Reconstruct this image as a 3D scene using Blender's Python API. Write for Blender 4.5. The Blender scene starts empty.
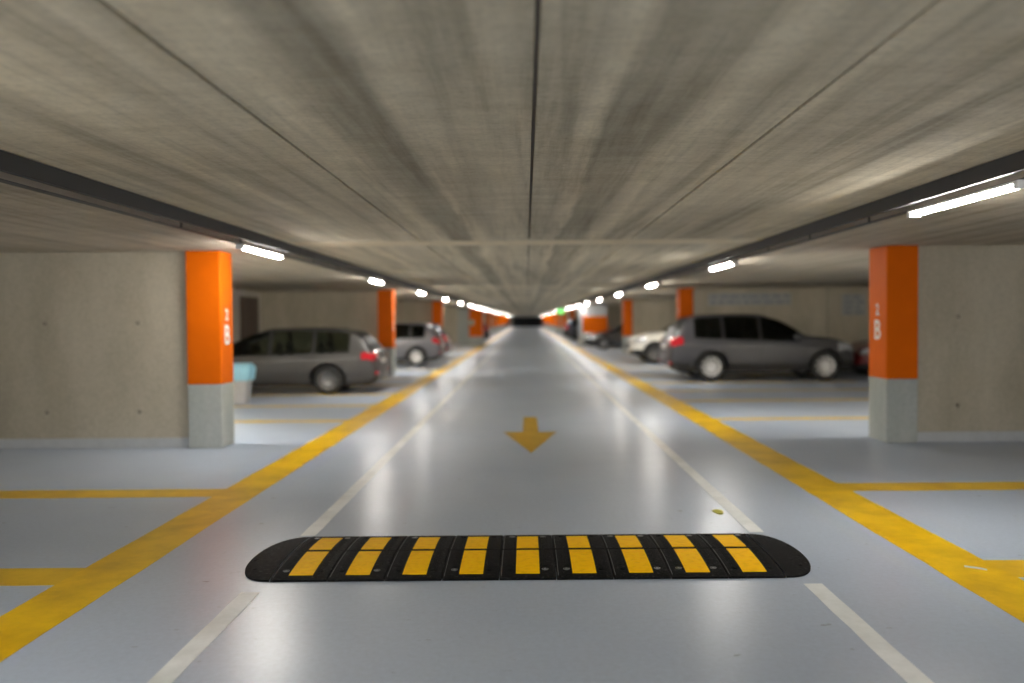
import bpy, bmesh, math, random
from mathutils import Vector, Matrix
random.seed(7)
C = bpy.context.scene
COL = C.collection
PI = math.pi

# ------------------------------------------------------------------ camera
F_PX = 820.0
cam_d = bpy.data.cameras.new('camera')
cam = bpy.data.objects.new('camera', cam_d)
COL.objects.link(cam)
cam_d.sensor_width = 36.0
cam_d.lens = 36.0 * F_PX / 1024.0
cam_d.shift_x = -(526 - 512) / 1024.0
cam_d.clip_end = 600
cam.location = (0, 0, 1.55)
R = Matrix.Rotation(math.radians(90 - 1.5), 4, 'X') @ Matrix.Rotation(math.radians(-0.45), 4, 'Z')
cam.rotation_euler = R.to_euler()
cam_d.dof.use_dof = True
cam_d.dof.focus_distance = 4.75
cam_d.dof.aperture_fstop = 0.72
C.camera = cam

# ------------------------------------------------------------------ world, exposure
W = bpy.data.worlds.new('world')
C.world = W
W.use_nodes = True
bg = W.node_tree.nodes['Background']
bg.inputs[0].default_value = (0.96, 0.97, 1.0, 1)
bg.inputs[1].default_value = 2.0
C.view_settings.view_transform = 'Standard'
C.view_settings.look = 'None'
C.view_settings.gamma = 1
C.view_settings.use_curve_mapping = False
C.view_settings.exposure = 1.29
LAMP_STRENGTH = 66.0

# ------------------------------------------------------------------ layout numbers
LANE_H, BAY_H = 2.50, 2.43
Y0, Y1 = -6.0, 186.0
PILLAR_Y = [10.05 + 13.5 * k for k in range(-1, 13)]
XL, XR = -7.65, 13.0

# ------------------------------------------------------------------ materials
def nmat(name):
    m = bpy.data.materials.new(name)
    m.use_nodes = True
    nt = m.node_tree
    return m, nt, nt.nodes['Principled BSDF']

def N(nt, kind, **kw):
    n = nt.nodes.new(kind)
    for k, v in kw.items():
        setattr(n, k, v)
    return n

def plain(name, col, rough=0.5, metal=0.0, coat=0.0, var=0.06, scale=8.0, bump=0.0, spec=0.5):
    """Principled material with a little procedural colour variation."""
    m, nt, b = nmat(name)
    tc = N(nt, 'ShaderNodeTexCoord')
    no = N(nt, 'ShaderNodeTexNoise')
    no.inputs['Scale'].default_value = scale
    no.inputs['Detail'].default_value = 5
    mr = N(nt, 'ShaderNodeMapRange')
    mr.inputs['From Min'].default_value = 0.3
    mr.inputs['From Max'].default_value = 0.7
    mr.inputs['To Min'].default_value = 1 - var
    mr.inputs['To Max'].default_value = 1 + var
    hs = N(nt, 'ShaderNodeHueSaturation')
    hs.inputs['Color'].default_value = (*col, 1)
    L = nt.links.new
    L(tc.outputs['Object'], no.inputs['Vector'])
    L(no.outputs['Fac'], mr.inputs['Value'])
    L(mr.outputs['Result'], hs.inputs['Value'])
    L(hs.outputs['Color'], b.inputs['Base Color'])
    b.inputs['Roughness'].default_value = rough
    b.inputs['Metallic'].default_value = metal
    b.inputs['Coat Weight'].default_value = coat
    b.inputs['Coat Roughness'].default_value = 0.08
    b.inputs['Specular IOR Level'].default_value = spec
    if bump:
        bp = N(nt, 'ShaderNodeBump')
        bp.inputs['Strength'].default_value = bump
        bp.inputs['Distance'].default_value = 0.01
        L(no.outputs['Fac'], bp.inputs['Height'])
        L(bp.outputs['Normal'], b.inputs['Normal'])
    return m

def emis(name, col, s):
    m, nt, b = nmat(name)
    b.inputs['Base Color'].default_value = (0.8, 0.8, 0.8, 1)
    b.inputs['Emission Color'].default_value = (*col, 1)
    b.inputs['Emission Strength'].default_value = s
    return m

def ramp(nt, stops):
    r = N(nt, 'ShaderNodeValToRGB')
    e = r.color_ramp.elements
    while len(e) < len(stops):
        e.new(0.5)
    for i, (p, c) in enumerate(stops):
        e[i].position = p
        e[i].color = (*c, 1) if len(c) == 3 else c
    return r

def noise(nt, vec, scale, detail=5, rough=0.5):
    n = N(nt, 'ShaderNodeTexNoise')
    n.inputs['Scale'].default_value = scale
    n.inputs['Detail'].default_value = detail
    n.inputs['Roughness'].default_value = rough
    nt.links.new(vec, n.inputs['Vector'])
    return n

def mapping(nt, vec, scale):
    mp = N(nt, 'ShaderNodeMapping')
    mp.inputs['Scale'].default_value = scale
    nt.links.new(vec, mp.inputs['Vector'])
    return mp.outputs['Vector']

def mixc(nt, a, b, fac, mode='MIX'):
    m = N(nt, 'ShaderNodeMix', data_type='RGBA', blend_type=mode)
    for sock, v in ((m.inputs['Factor'], fac), (m.inputs[6], a), (m.inputs[7], b)):
        if hasattr(v, 'links') or hasattr(v, 'is_output'):
            nt.links.new(v, sock)
        elif isinstance(v, (int, float)):
            sock.default_value = v
        else:
            sock.default_value = (*v, 1)
    return m.outputs[2]

def mat_floor():
    m, nt, b = nmat('floor_epoxy')
    tc = N(nt, 'ShaderNodeTexCoord')
    v = tc.outputs['Object']
    big = noise(nt, v, 0.5, 4)
    r = ramp(nt, [(0.30, (0.385, 0.450, 0.555)), (0.70, (0.445, 0.510, 0.61))])
    nt.links.new(big.outputs['Fac'], r.inputs['Fac'])
    fine = noise(nt, v, 30, 6, 0.7)
    rf = ramp(nt, [(0.3, (0.90, 0.90, 0.90)), (0.7, (1.05, 1.05, 1.05))])
    nt.links.new(fine.outputs['Fac'], rf.inputs['Fac'])
    c = mixc(nt, r.outputs['Color'], rf.outputs['Color'], 1.0, 'MULTIPLY')
    # small dark scuffs left by tyres
    sm = noise(nt, mapping(nt, v, (7.0, 13.0, 1)), 1.0, 3, 0.5)
    rs = ramp(nt, [(0.70, (0, 0, 0)), (0.76, (0.6, 0.6, 0.6))])
    nt.links.new(sm.outputs['Fac'], rs.inputs['Fac'])
    c = mixc(nt, c, (0.10, 0.105, 0.115), rs.outputs['Color'])
    nt.links.new(c, b.inputs['Base Color'])
    rr = N(nt, 'ShaderNodeMapRange')
    rr.inputs['From Min'].default_value = 0.3
    rr.inputs['From Max'].default_value = 0.7
    rr.inputs['To Min'].default_value = 0.282
    rr.inputs['To Max'].default_value = 0.325
    n3 = noise(nt, v, 2.2, 6, 0.6)
    nt.links.new(n3.outputs['Fac'], rr.inputs['Value'])
    nt.links.new(rr.outputs['Result'], b.inputs['Roughness'])
    bp = N(nt, 'ShaderNodeBump')
    bp.inputs['Strength'].default_value = 0.25
    bp.inputs['Distance'].default_value = 0.004
    n4 = noise(nt, v, 9, 3, 0.5)
    nt.links.new(n4.outputs['Fac'], bp.inputs['Height'])
    nt.links.new(bp.outputs['Normal'], b.inputs['Normal'])
    return m

def mat_paint(name, col, dark, rough=0.36, wear=0.66):
    """Floor paint: a little dirty, worn through in small spots."""
    m, nt, b = nmat(name)
    v = N(nt, 'ShaderNodeTexCoord').outputs['Object']
    n1 = noise(nt, v, 2.2, 6, 0.65)
    r1 = ramp(nt, [(0.35, dark), (0.6, col)])
    nt.links.new(n1.outputs['Fac'], r1.inputs['Fac'])
    n2 = noise(nt, v, 16, 6, 0.75)
    r2 = ramp(nt, [(wear, (0, 0, 0)), (wear + 0.06, (1, 1, 1))])
    nt.links.new(n2.outputs['Fac'], r2.inputs['Fac'])
    c = mixc(nt, r1.outputs['Color'], (0.24, 0.25, 0.26), r2.outputs['Color'])
    nt.links.new(c, b.inputs['Base Color'])
    b.inputs['Roughness'].default_value = rough
    b.inputs['Specular IOR Level'].default_value = 0.2
    return m

def mat_ceiling(name, base, dark, lite, streaks=True):
    m, nt, b = nmat(name)
    v = N(nt, 'ShaderNodeTexCoord').outputs['Object']
    lo = noise(nt, mapping(nt, v, (2.6, 0.16, 1)), 1.0, 5, 0.6)
    r = ramp(nt, [(0.30, dark), (0.48, base), (0.62, base), (0.75, lite)])
    nt.links.new(lo.outputs['Fac'], r.inputs['Fac'])
    c = r.outputs['Color']
    if streaks:
        # long formwork stains that run down the lane
        sep = N(nt, 'ShaderNodeSeparateXYZ')
        nt.links.new(v, sep.inputs[0])
        wob = noise(nt, mapping(nt, v, (1.2, 0.45, 1)), 1.0, 4, 0.6)
        ad = N(nt, 'ShaderNodeMath', operation='MULTIPLY_ADD')
        nt.links.new(wob.outputs['Fac'], ad.inputs[0])
        ad.inputs[1].default_value = 0.30
        nt.links.new(sep.outputs['X'], ad.inputs[2])
        mr = N(nt, 'ShaderNodeMapRange')
        mr.inputs['From Min'].default_value = -2.85
        mr.inputs['From Max'].default_value = 3.15
        nt.links.new(ad.outputs[0], mr.inputs['Value'])
        d, l, g = (0.60,) * 3, (1.14,) * 3, (0.95,) * 3
        def P(x): return (x + 0.15 + 2.85) / 6.0
        st = [(P(-2.5), g), (P(-2.2), (0.82,)*3), (P(-1.95), l), (P(-1.6), (0.85,)*3), (P(-1.3), g), (P(-0.98), l),
              (P(-0.84), d), (P(-0.64), d), (P(-0.55), l), (P(-0.35), (0.84,)*3), (P(-0.2), (1.0,)*3),
              (P(0.05), g), (P(0.22), (0.82,)*3), (P(0.36), l), (P(0.42), d), (P(0.66), (0.74,)*3), (P(0.85), l), (P(1.05), (0.84,)*3),
              (P(1.25), l), (P(1.5), (0.8,)*3), (P(1.75), g), (P(2.05), (0.86,)*3), (P(2.4), l), (P(2.7), g)]
        rs = ramp(nt, st)
        nt.links.new(mr.outputs['Result'], rs.inputs['Fac'])
        patch = noise(nt, mapping(nt, v, (1.5, 0.5, 1)), 1.1, 5, 0.6)
        rp = ramp(nt, [(0.38, (0.75, 0.75, 0.75)), (0.6, (1, 1, 1))])
        nt.links.new(patch.outputs['Fac'], rp.inputs['Fac'])
        c2 = mixc(nt, c, rs.outputs['Color'], 1.0, 'MULTIPLY')
        c = mixc(nt, c, c2, rp.outputs['Color'])
    # narrower board streaks along the lane
    ns = noise(nt, mapping(nt, v, (7.0, 0.32, 1)), 1.0, 5, 0.62)
    rn = ramp(nt, [(0.34, (0.74, 0.73, 0.71)), (0.50, (1, 1, 1)), (0.66, (1.12, 1.12, 1.13))])
    nt.links.new(ns.outputs['Fac'], rn.inputs['Fac'])
    c = mixc(nt, c, rn.outputs['Color'], 1.0, 'MULTIPLY')
    # cross-grain marks and blotches
    cr = noise(nt, mapping(nt, v, (1.0, 2.5, 1)), 2.2, 7, 0.72)
    rc = ramp(nt, [(0.34, (0.87, 0.86, 0.84)), (0.66, (1.07, 1.08, 1.10))])
    nt.links.new(cr.outputs['Fac'], rc.inputs['Fac'])
    c = mixc(nt, c, rc.outputs['Color'], 1.0, 'MULTIPLY')
    sp = noise(nt, v, 26, 6, 0.75)
    rsn = ramp(nt, [(0.30, (0.80, 0.80, 0.80)), (0.5, (1, 1, 1)), (0.72, (1.08, 1.08, 1.06))])
    nt.links.new(sp.outputs['Fac'], rsn.inputs['Fac'])
    c = mixc(nt, c, rsn.outputs['Color'], 1.0, 'MULTIPLY')
    nt.links.new(c, b.inputs['Base Color'])
    b.inputs['Roughness'].default_value = 0.85
    bp = N(nt, 'ShaderNodeBump')
    bp.inputs['Strength'].default_value = 0.3
    bp.inputs['Distance'].default_value = 0.006
    nt.links.new(sp.outputs['Fac'], bp.inputs['Height'])
    nt.links.new(bp.outputs['Normal'], b.inputs['Normal'])
    return m

def mat_concrete(name, a, bcol, vert=True):
    m, nt, b = nmat(name)
    v = N(nt, 'ShaderNodeTexCoord').outputs['Object']
    n1 = noise(nt, mapping(nt, v, (1.0, 1.0, 0.35)), 1.6, 6, 0.6)
    r1 = ramp(nt, [(0.3, a), (0.7, bcol)])
    nt.links.new(n1.outputs['Fac'], r1.inputs['Fac'])
    n2 = noise(nt, v, 22, 6, 0.7)
    r2 = ramp(nt, [(0.3, (0.88,)*3), (0.7, (1.07,)*3)])
    nt.links.new(n2.outputs['Fac'], r2.inputs['Fac'])
    c = mixc(nt, r1.outputs['Color'], r2.outputs['Color'], 1.0, 'MULTIPLY')
    nt.links.new(c, b.inputs['Base Color'])
    b.inputs['Roughness'].default_value = 0.8
    bp = N(nt, 'ShaderNodeBump')
    bp.inputs['Strength'].default_value = 0.25
    bp.inputs['Distance'].default_value = 0.004
    nt.links.new(n2.outputs['Fac'], bp.inputs['Height'])
    nt.links.new(bp.outputs['Normal'], b.inputs['Normal'])
    return m

def mat_rubber():
    m, nt, b = nmat('rubber_black')
    v = N(nt, 'ShaderNodeTexCoord').outputs['Object']
    n1 = noise(nt, v, 45, 6, 0.75)
    r1 = ramp(nt, [(0.35, (0.003, 0.003, 0.0035)), (0.56, (0.007, 0.007, 0.0075)), (0.66, (0.055, 0.055, 0.055))])
    nt.links.new(n1.outputs['Fac'], r1.inputs['Fac'])
    n0 = noise(nt, mapping(nt, v, (1, 0.3, 1)), 9, 5, 0.7)
    r0 = ramp(nt, [(0.60, (0, 0, 0)), (0.75, (0.6, 0.6, 0.6))])
    nt.links.new(n0.outputs['Fac'], r0.inputs['Fac'])
    c = mixc(nt, r1.outputs['Color'], (0.022, 0.022, 0.022), r0.outputs['Color'])
    nt.links.new(c, b.inputs['Base Color'])
    b.inputs['Roughness'].default_value = 0.62
    b.inputs['Specular IOR Level'].default_value = 0.06
    vo = N(nt, 'ShaderNodeTexVoronoi')
    vo.inputs['Scale'].default_value = 160
    nt.links.new(v, vo.inputs['Vector'])
    bp = N(nt, 'ShaderNodeBump')
    bp.inputs['Strength'].default_value = 0.6
    bp.inputs['Distance'].default_value = 0.003
    nt.links.new(vo.outputs['Distance'], bp.inputs['Height'])
    nt.links.new(bp.outputs['Normal'], b.inputs['Normal'])
    return m

def mat_glass(name, tint, rough=0.05, refl=0.75):
    m, nt, b = nmat(name)
    out = nt.nodes['Material Output']
    tr = N(nt, 'ShaderNodeBsdfTransparent')
    tr.inputs[0].default_value = (*tint, 1)
    gl = N(nt, 'ShaderNodeBsdfGlossy')
    gl.inputs['Roughness'].default_value = rough
    gl.inputs['Color'].default_value = (refl, refl, refl, 1)
    fr = N(nt, 'ShaderNodeFresnel')
    fr.inputs['IOR'].default_value = 1.5
    mx = N(nt, 'ShaderNodeMixShader')
    nt.links.new(fr.outputs[0], mx.inputs[0])
    nt.links.new(tr.outputs[0], mx.inputs[1])
    nt.links.new(gl.outputs[0], mx.inputs[2])
    nt.links.new(mx.outputs[0], out.inputs['Surface'])
    return m

M = {}
M['floor'] = mat_floor()
M['yellow'] = mat_paint('yellow_floor_paint', (0.80, 0.50, 0.002), (0.58, 0.34, 0.002), 0.33)
M['yellow_thin'] = mat_paint('yellow_bay_paint', (0.74, 0.47, 0.015), (0.58, 0.35, 0.015), 0.33)
M['arrow'] = mat_paint('yellow_arrow_paint', (0.50, 0.30, 0.01), (0.42, 0.24, 0.01), 0.4)
M['white_line'] = mat_paint('white_floor_paint', (0.81, 0.83, 0.83), (0.62, 0.64, 0.63), 0.4, 0.72)
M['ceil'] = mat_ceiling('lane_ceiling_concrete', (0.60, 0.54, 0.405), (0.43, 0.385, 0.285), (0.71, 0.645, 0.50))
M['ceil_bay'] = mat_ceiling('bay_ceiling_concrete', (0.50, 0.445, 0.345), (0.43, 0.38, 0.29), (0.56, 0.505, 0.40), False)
M['joint'] = plain('tan_joint_concrete', (0.66, 0.58, 0.42), 0.85)
M['groove'] = plain('dark_groove', (0.16, 0.14, 0.12), 0.9)
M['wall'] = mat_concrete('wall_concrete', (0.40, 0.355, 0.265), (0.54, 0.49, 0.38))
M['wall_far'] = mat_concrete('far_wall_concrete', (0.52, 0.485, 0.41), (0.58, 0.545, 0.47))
M['skirt'] = plain('white_skirting_paint', (0.50, 0.52, 0.53), 0.5)
M['pillar_base'] = mat_concrete('grey_pillar_paint', (0.34, 0.37, 0.34), (0.46, 0.48, 0.45))
M['orange'] = plain('orange_paint', (0.68, 0.125, 0.0005), 0.6, spec=0.1, var=0.05, scale=3)
M['white_mark'] = plain('white_marking', (0.75, 0.74, 0.70), 0.5)
M['tray'] = plain('dark_cable_tray', (0.032, 0.032, 0.034), 0.55)
M['rail'] = plain('pale_lamp_rail', (0.33, 0.29, 0.245), 0.5)
M['housing'] = plain('white_lamp_housing', (0.75, 0.75, 0.73), 0.4)
M['tube'] = emis('lit_lamp_tube', (1.0, 0.955, 0.89), LAMP_STRENGTH)
M['tube_fill'] = emis('added_fill_lamp_tube', (1.0, 0.95, 0.87), LAMP_STRENGTH * 1.9)  # stronger glow for the unseen lamps added to lift the bay walls
M['rubber'] = mat_rubber()
M['reflector'] = plain('yellow_reflective_panel', (1.0, 0.545, 0.002), 0.55, spec=0.05, var=0.10, scale=25, bump=0.35)
M['scuff'] = plain('scuffed_rubber_edge', (0.11, 0.11, 0.11), 0.6, var=0.5, scale=30)
M['bolt'] = plain('steel_bolt', (0.25, 0.25, 0.25), 0.35, 0.9)
M['grit'] = plain('dark_grime', (0.06, 0.055, 0.05), 0.9)
M['tyre'] = plain('tyre_rubber', (0.012, 0.012, 0.012), 0.75)
M['rim'] = plain('alloy_rim', (0.62, 0.62, 0.62), 0.4, 0.25)
M['rim_dark'] = plain('dark_alloy_rim', (0.13, 0.13, 0.13), 0.35, 0.6)
M['black_trim'] = plain('black_plastic_trim', (0.012, 0.012, 0.013), 0.55)
M['chrome'] = plain('chrome', (0.6, 0.6, 0.6), 0.15, 1.0)
M['glass'] = mat_glass('tinted_car_glass', (0.10, 0.12, 0.11))
M['glass_rear'] = mat_glass('dark_rear_glass', (0.08, 0.09, 0.09), 0.35, 0.35)
M['glass_clear'] = mat_glass('clear_car_glass', (0.42, 0.47, 0.42))
M['tail'] = plain('red_tail_light', (0.42, 0.012, 0.02), 0.15, coat=0.5)
M['head'] = plain('headlight_lens', (0.45, 0.47, 0.5), 0.1, 0.3, coat=0.5)
M['seat'] = plain('dark_seat_fabric', (0.035, 0.034, 0.033), 0.8)
M['plate'] = plain('white_plate', (0.65, 0.65, 0.62), 0.4)
M['bin_blue'] = plain('pale_blue_plastic', (0.27, 0.55, 0.68), 0.45)
M['bin_grey'] = plain('grey_bin_plastic', (0.36, 0.36, 0.37), 0.5)
M['brown'] = plain('dark_brown_door_paint', (0.10, 0.07, 0.05), 0.6)
M['door_dark'] = plain('black_shutter_paint', (0.012, 0.012, 0.014), 0.6)
M['sign_wall'] = plain('pale_grey_blue_sign', (0.42, 0.42, 0.40), 0.55)
M['sign_ink'] = plain('grey_blue_sign_ink', (0.27, 0.29, 0.32), 0.55)
M['green_lit'] = emis('lit_green_sign', (0.12, 0.75, 0.12), 0.9)
M['green'] = plain('green_sign', (0.10, 0.42, 0.22), 0.5)
M['chip'] = plain('yellow_green_chip', (0.50, 0.47, 0.04), 0.55)

# ------------------------------------------------------------------ helpers
class MB:
    def __init__(s):
        s.v, s.f = [], []
    def add(s, vs, fs):
        o = len(s.v)
        s.v += [tuple(p) for p in vs]
        s.f += [tuple(i + o for i in f) for f in fs]
        return s
    def box(s, x0, x1, y0, y1, z0, z1):
        vs = [(x, y, z) for x in (x0, x1) for y in (y0, y1) for z in (z0, z1)]
        return s.add(vs, [(0, 1, 3, 2), (4, 6, 7, 5), (0, 4, 5, 1), (2, 3, 7, 6), (0, 2, 6, 4), (1, 5, 7, 3)])
    def lathe(s, prof, n=32, axis='Z', c=(0, 0, 0), closed=False):
        vs = []
        for k in range(n):
            a = 2 * PI * k / n
            for r, h in prof:
                p = (r * math.cos(a), r * math.sin(a), h)
                if axis == 'Y': p = (p[0], p[2], p[1])
                if axis == 'X': p = (p[2], p[0], p[1])
                vs.append((p[0] + c[0], p[1] + c[1], p[2] + c[2]))
        m = len(prof)
        fs = []
        for k in range(n):
            k2 = (k + 1) % n
            for i in range(m - 1 if not closed else m):
                j = (i + 1) % m
                fs.append((k * m + i, k2 * m + i, k2 * m + j, k * m + j))
        return s.add(vs, fs)
    def prism(s, pts, z0, z1):
        n = len(pts)
        vs = [(x, y, z0) for x, y in pts] + [(x, y, z1) for x, y in pts]
        fs = [tuple(range(n - 1, -1, -1)), tuple(range(n, 2 * n))]
        fs += [(i, (i + 1) % n, n + (i + 1) % n, n + i) for i in range(n)]
        return s.add(vs, fs)
    def tube(s, path, r, n=8):
        rings = []
        P = [Vector(p) for p in path]
        for i, p in enumerate(P):
            d = (P[min(i + 1, len(P) - 1)] - P[max(i - 1, 0)]).normalized()
            u = d.cross(Vector((0, 0, 1)))
            if u.length < 1e-3: u = d.cross(Vector((0, 1, 0)))
            u.normalize(); w = d.cross(u)
            rings.append([p + r * (math.cos(2 * PI * k / n) * u + math.sin(2 * PI * k / n) * w) for k in range(n)])
        vs = [q for ring in rings for q in ring]
        fs = []
        for i in range(len(P) - 1):
            for k in range(n):
                k2 = (k + 1) % n
                fs.append((i * n + k, i * n + k2, (i + 1) * n + k2, (i + 1) * n + k))
        fs.append(tuple(range(n - 1, -1, -1)))
        fs.append(tuple((len(P) - 1) * n + k for k in range(n)))
        return s.add(vs, fs)
    def build(s, name, mat, parent=None, smooth=False, bevel=0.0, seg=2, fix=True):
        me = bpy.data.meshes.new(name)
        me.from_pydata(s.v, [], s.f)
        if fix:
            bm = bmesh.new(); bm.from_mesh(me)
            bmesh.ops.remove_doubles(bm, verts=bm.verts, dist=1e-5)
            bmesh.ops.recalc_face_normals(bm, faces=bm.faces)
            if smooth:
                for f in bm.faces: f.smooth = True
                for e in bm.edges:
                    if len(e.link_faces) == 2 and e.calc_face_angle(0) > math.radians(50): e.smooth = False
            bm.to_mesh(me); bm.free()
        me.materials.append(mat)
        o = bpy.data.objects.new(name, me)
        COL.objects.link(o)
        if parent: o.parent = parent
        if bevel:
            b = o.modifiers.new('bevel', 'BEVEL')
            b.width = bevel; b.segments = seg; b.limit_method = 'ANGLE'
        return o

def thing(name, label, cat, loc=(0, 0, 0), rz=0.0, group=None):
    o = bpy.data.objects.new(name, None)
    COL.objects.link(o)
    o.empty_display_size = 0.2
    o.location = loc
    o.rotation_euler = (0, 0, rz)
    o['label'] = label
    o['category'] = cat
    if group: o['group'] = group
    return o

def tag(o, label, cat, group=None):
    o['label'] = label; o['category'] = cat
    if group: o['group'] = group
    return o

def struct(o):
    o['kind'] = 'structure'
    return o

def copy_tree(o, parent=None):
    c = o.copy()
    COL.objects.link(c)
    c.parent = parent
    for ch in list(o.children):
        copy_tree(ch, c)
    return c

def text_mesh(txt, size, mat, parent, name, loc, rot):
    cu = bpy.data.curves.new(name, 'FONT')
    cu.body = txt
    cu.size = size
    cu.extrude = 0.001
    cu.offset = size * 0.02
    cu.align_x = 'CENTER'
    t = bpy.data.objects.new('tmp', cu)
    COL.objects.link(t)
    bpy.context.view_layer.update()
    me = bpy.data.meshes.new_from_object(t.evaluated_get(bpy.context.evaluated_depsgraph_get()))
    bpy.data.objects.remove(t)
    me.materials.clear(); me.materials.append(mat)
    o = bpy.data.objects.new(name, me)
    COL.objects.link(o)
    o.parent = parent
    o.location = loc
    o.rotation_euler = rot
    return o

# ------------------------------------------------------------------ room shell
floor = struct(MB().box(XL - 0.3, XR + 0.3, Y0, Y1, -0.2, 0).build('floor', M['floor']))

ceil = MB()
seams = [-2.86, -1.25, 0.045, 1.25, 2.86]
for a, b_ in zip(seams[:-1], seams[1:]):
    ceil.box(a + 0.009, b_ - 0.009, Y0, Y1, LANE_H, LANE_H + 0.12)
ceiling = struct(ceil.build('ceiling', M['ceil'], bevel=0.004, seg=1))
MB().box(-2.86, 2.86, Y0, Y1, LANE_H + 0.02, LANE_H + 0.25).build('groove_backing', M['groove'], ceiling)
for y in PILLAR_Y:
    MB().box(-2.85, 2.85, y - 0.25, y + 0.30, LANE_H - 0.006, LANE_H + 0.02).build('cross_joint', M['joint'], ceiling)
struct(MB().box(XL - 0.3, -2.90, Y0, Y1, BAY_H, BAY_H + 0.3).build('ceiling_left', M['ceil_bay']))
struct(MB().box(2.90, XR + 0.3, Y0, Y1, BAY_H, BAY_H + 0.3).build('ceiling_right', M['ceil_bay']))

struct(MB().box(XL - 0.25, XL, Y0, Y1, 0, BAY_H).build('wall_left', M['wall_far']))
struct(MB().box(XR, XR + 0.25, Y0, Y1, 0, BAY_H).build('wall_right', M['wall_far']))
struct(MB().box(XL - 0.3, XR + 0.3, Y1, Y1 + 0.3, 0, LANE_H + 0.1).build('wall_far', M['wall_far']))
sh = MB().box(-2.95, 3.75, Y1 - 0.10, Y1, 0, 2.2)
shutter = struct(sh.build('door_2', M['door_dark']))
for k in range(9):
    MB().box(-2.9, 3.7, Y1 - 0.13, Y1 - 0.10, 0.05 + k * 0.24, 0.22 + k * 0.24).build('shutter_slat', M['door_dark'], shutter)

# cross walls that close the parking bays at each pillar line
tie_points = []
for k, y in enumerate(PILLAR_Y):
    if k > 6: wl = wr_ = True
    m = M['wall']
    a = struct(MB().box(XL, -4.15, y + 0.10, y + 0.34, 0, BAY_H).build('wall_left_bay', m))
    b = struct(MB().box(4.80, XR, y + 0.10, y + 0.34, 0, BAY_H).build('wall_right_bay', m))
    s1 = struct(MB().box(XL, -4.15, y + 0.075, y + 0.10, 0, 0.125).build('baseboard_left', M['skirt'], bevel=0.004))
    s2 = struct(MB().box(4.80, XR, y + 0.075, y + 0.10, 0, 0.125).build('baseboard_right', M['skirt'], bevel=0.004))
    if k in (1, 2):
        # shallow formwork tie holes
        for w, x0, x1 in ((a, XL, -4.15), (b, 4.8, XR)):
            for i in range(int((x1 - x0) / 1.15)):
                for z in (0.45, 1.55):
                    mb = MB().lathe([(0.0, 0.0), (0.016, 0.0), (0.020, -0.002), (0.024, -0.002)], 12, 'Y', (x0 + 0.55 + i * 1.15, y + 0.10, z))
                    mb.build('tie_hole', M['groove'], w)
    if k == 2:
        MB().box(8.69, 8.705, y + 0.097, y + 0.11, 0.13, BAY_H).build('panel_joint', M['groove'], b)

# door in the left side wall, seen past the first pillar
d1 = struct(MB().box(XL - 0.02, XL + 0.05, 21.95, 23.35, 0, 2.25).build('door_1', M['brown'], bevel=0.01))
MB().box(XL + 0.05, XL + 0.075, 22.05, 22.62, 0.1, 2.15).build('door_panel', M['brown'], d1, bevel=0.008)
MB().box(XL + 0.05, XL + 0.075, 22.68, 23.25, 0.1, 2.15).build('door_panel', M['brown'], d1, bevel=0.008)
MB().tube([(XL + 0.07, 22.60, 1.02), (XL + 0.13, 22.60, 1.02), (XL + 0.13, 22.48, 1.02)], 0.012).build('door_handle', M['chrome'], d1, smooth=True)

# ------------------------------------------------------------------ floor paint
def strip(name, mat, x0, x1, y0, y1, z=0.002, jit=0.006, step=0.22, label=None):
    """Hand-painted strip of floor paint with slightly uneven edges; runs along the longer side."""
    along_y = (y1 - y0) > (x1 - x0)
    a0, a1 = (y0, y1) if along_y else (x0, x1)
    b0, b1 = (x0, x1) if along_y else (y0, y1)
    n = max(2, min(420, int((a1 - a0) / step)))
    mb = MB(); vs = []
    for i in range(n + 1):
        a = a0 + (a1 - a0) * i / n
        l = b0 + random.uniform(-jit, jit); r = b1 + random.uniform(-jit, jit)
        for bb in (l, r):
            vs.append((bb, a) if along_y else (a, bb))
    V = [(x, y, 0.0003) for x, y in vs] + [(x, y, z) for x, y in vs]
    o = len(vs); fs = []
    for i in range(n):
        p, q, r_, s_ = 2 * i, 2 * i + 1, 2 * i + 3, 2 * i + 2
        fs += [(o + p, o + q, o + r_, o + s_), (p, s_, r_, q), (p, q + 0, o + q, o + p) if i == 0 else (p, s_, o + s_, o + p), (q, r_, o + r_, o + q)]
        if i == 0: fs.append((p, s_, o + s_, o + p))
    fs.append((2 * n, 2 * n + 1, o + 2 * n + 1, o + 2 * n))
    mb.add(V, fs)
    ob = mb.build(name, mat, floor)
    if label: ob['label'] = label
    return ob

strip('yellow_edge_line', M['yellow'], -2.80, -2.42, 0.5, 150, 0.0022, label='broad yellow line along the left side of the lane')
strip('yellow_edge_line', M['yellow'], 2.50, 2.90, 0.5, 150, 0.0022, label='broad yellow line along the right side of the lane')
for a, b_ in ((2.2, 4.66), (5.90, 46)):
    strip('white_lane_line', M['white_line'], -1.645, -1.535, a, b_, jit=0.003)
    strip('white_lane_line', M['white_line'], 1.605, 1.715, a, b_ + 0.08, jit=0.003)
LBAY = [2.4, 4.99, 7.42, 12.75, 15.05, 17.35, 19.75, 22.1] + [10.05 + 13.5 * k + o for k in range(1, 9) for o in (2.7, 5.1, 7.5, 9.9, 12.2)]
RBAY = [2.4, 5.00, 7.46, 12.60, 15.45, 17.6, 19.85, 22.3] + [10.05 + 13.5 * k + o for k in range(1, 9) for o in (2.7, 5.1, 7.5, 9.9, 12.2)]
for y in LBAY:
    w = 0.17 if y < 11 else 0.12
    strip('bay_line', M['yellow_thin'], -7.6, -2.78, y - w, y + w, 0.0017)
for y in RBAY:
    w = 0.17 if y < 11 else 0.12
    strip('bay_line', M['yellow_thin'], 2.88, 8.0, y - w, y + w, 0.0017)
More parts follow.
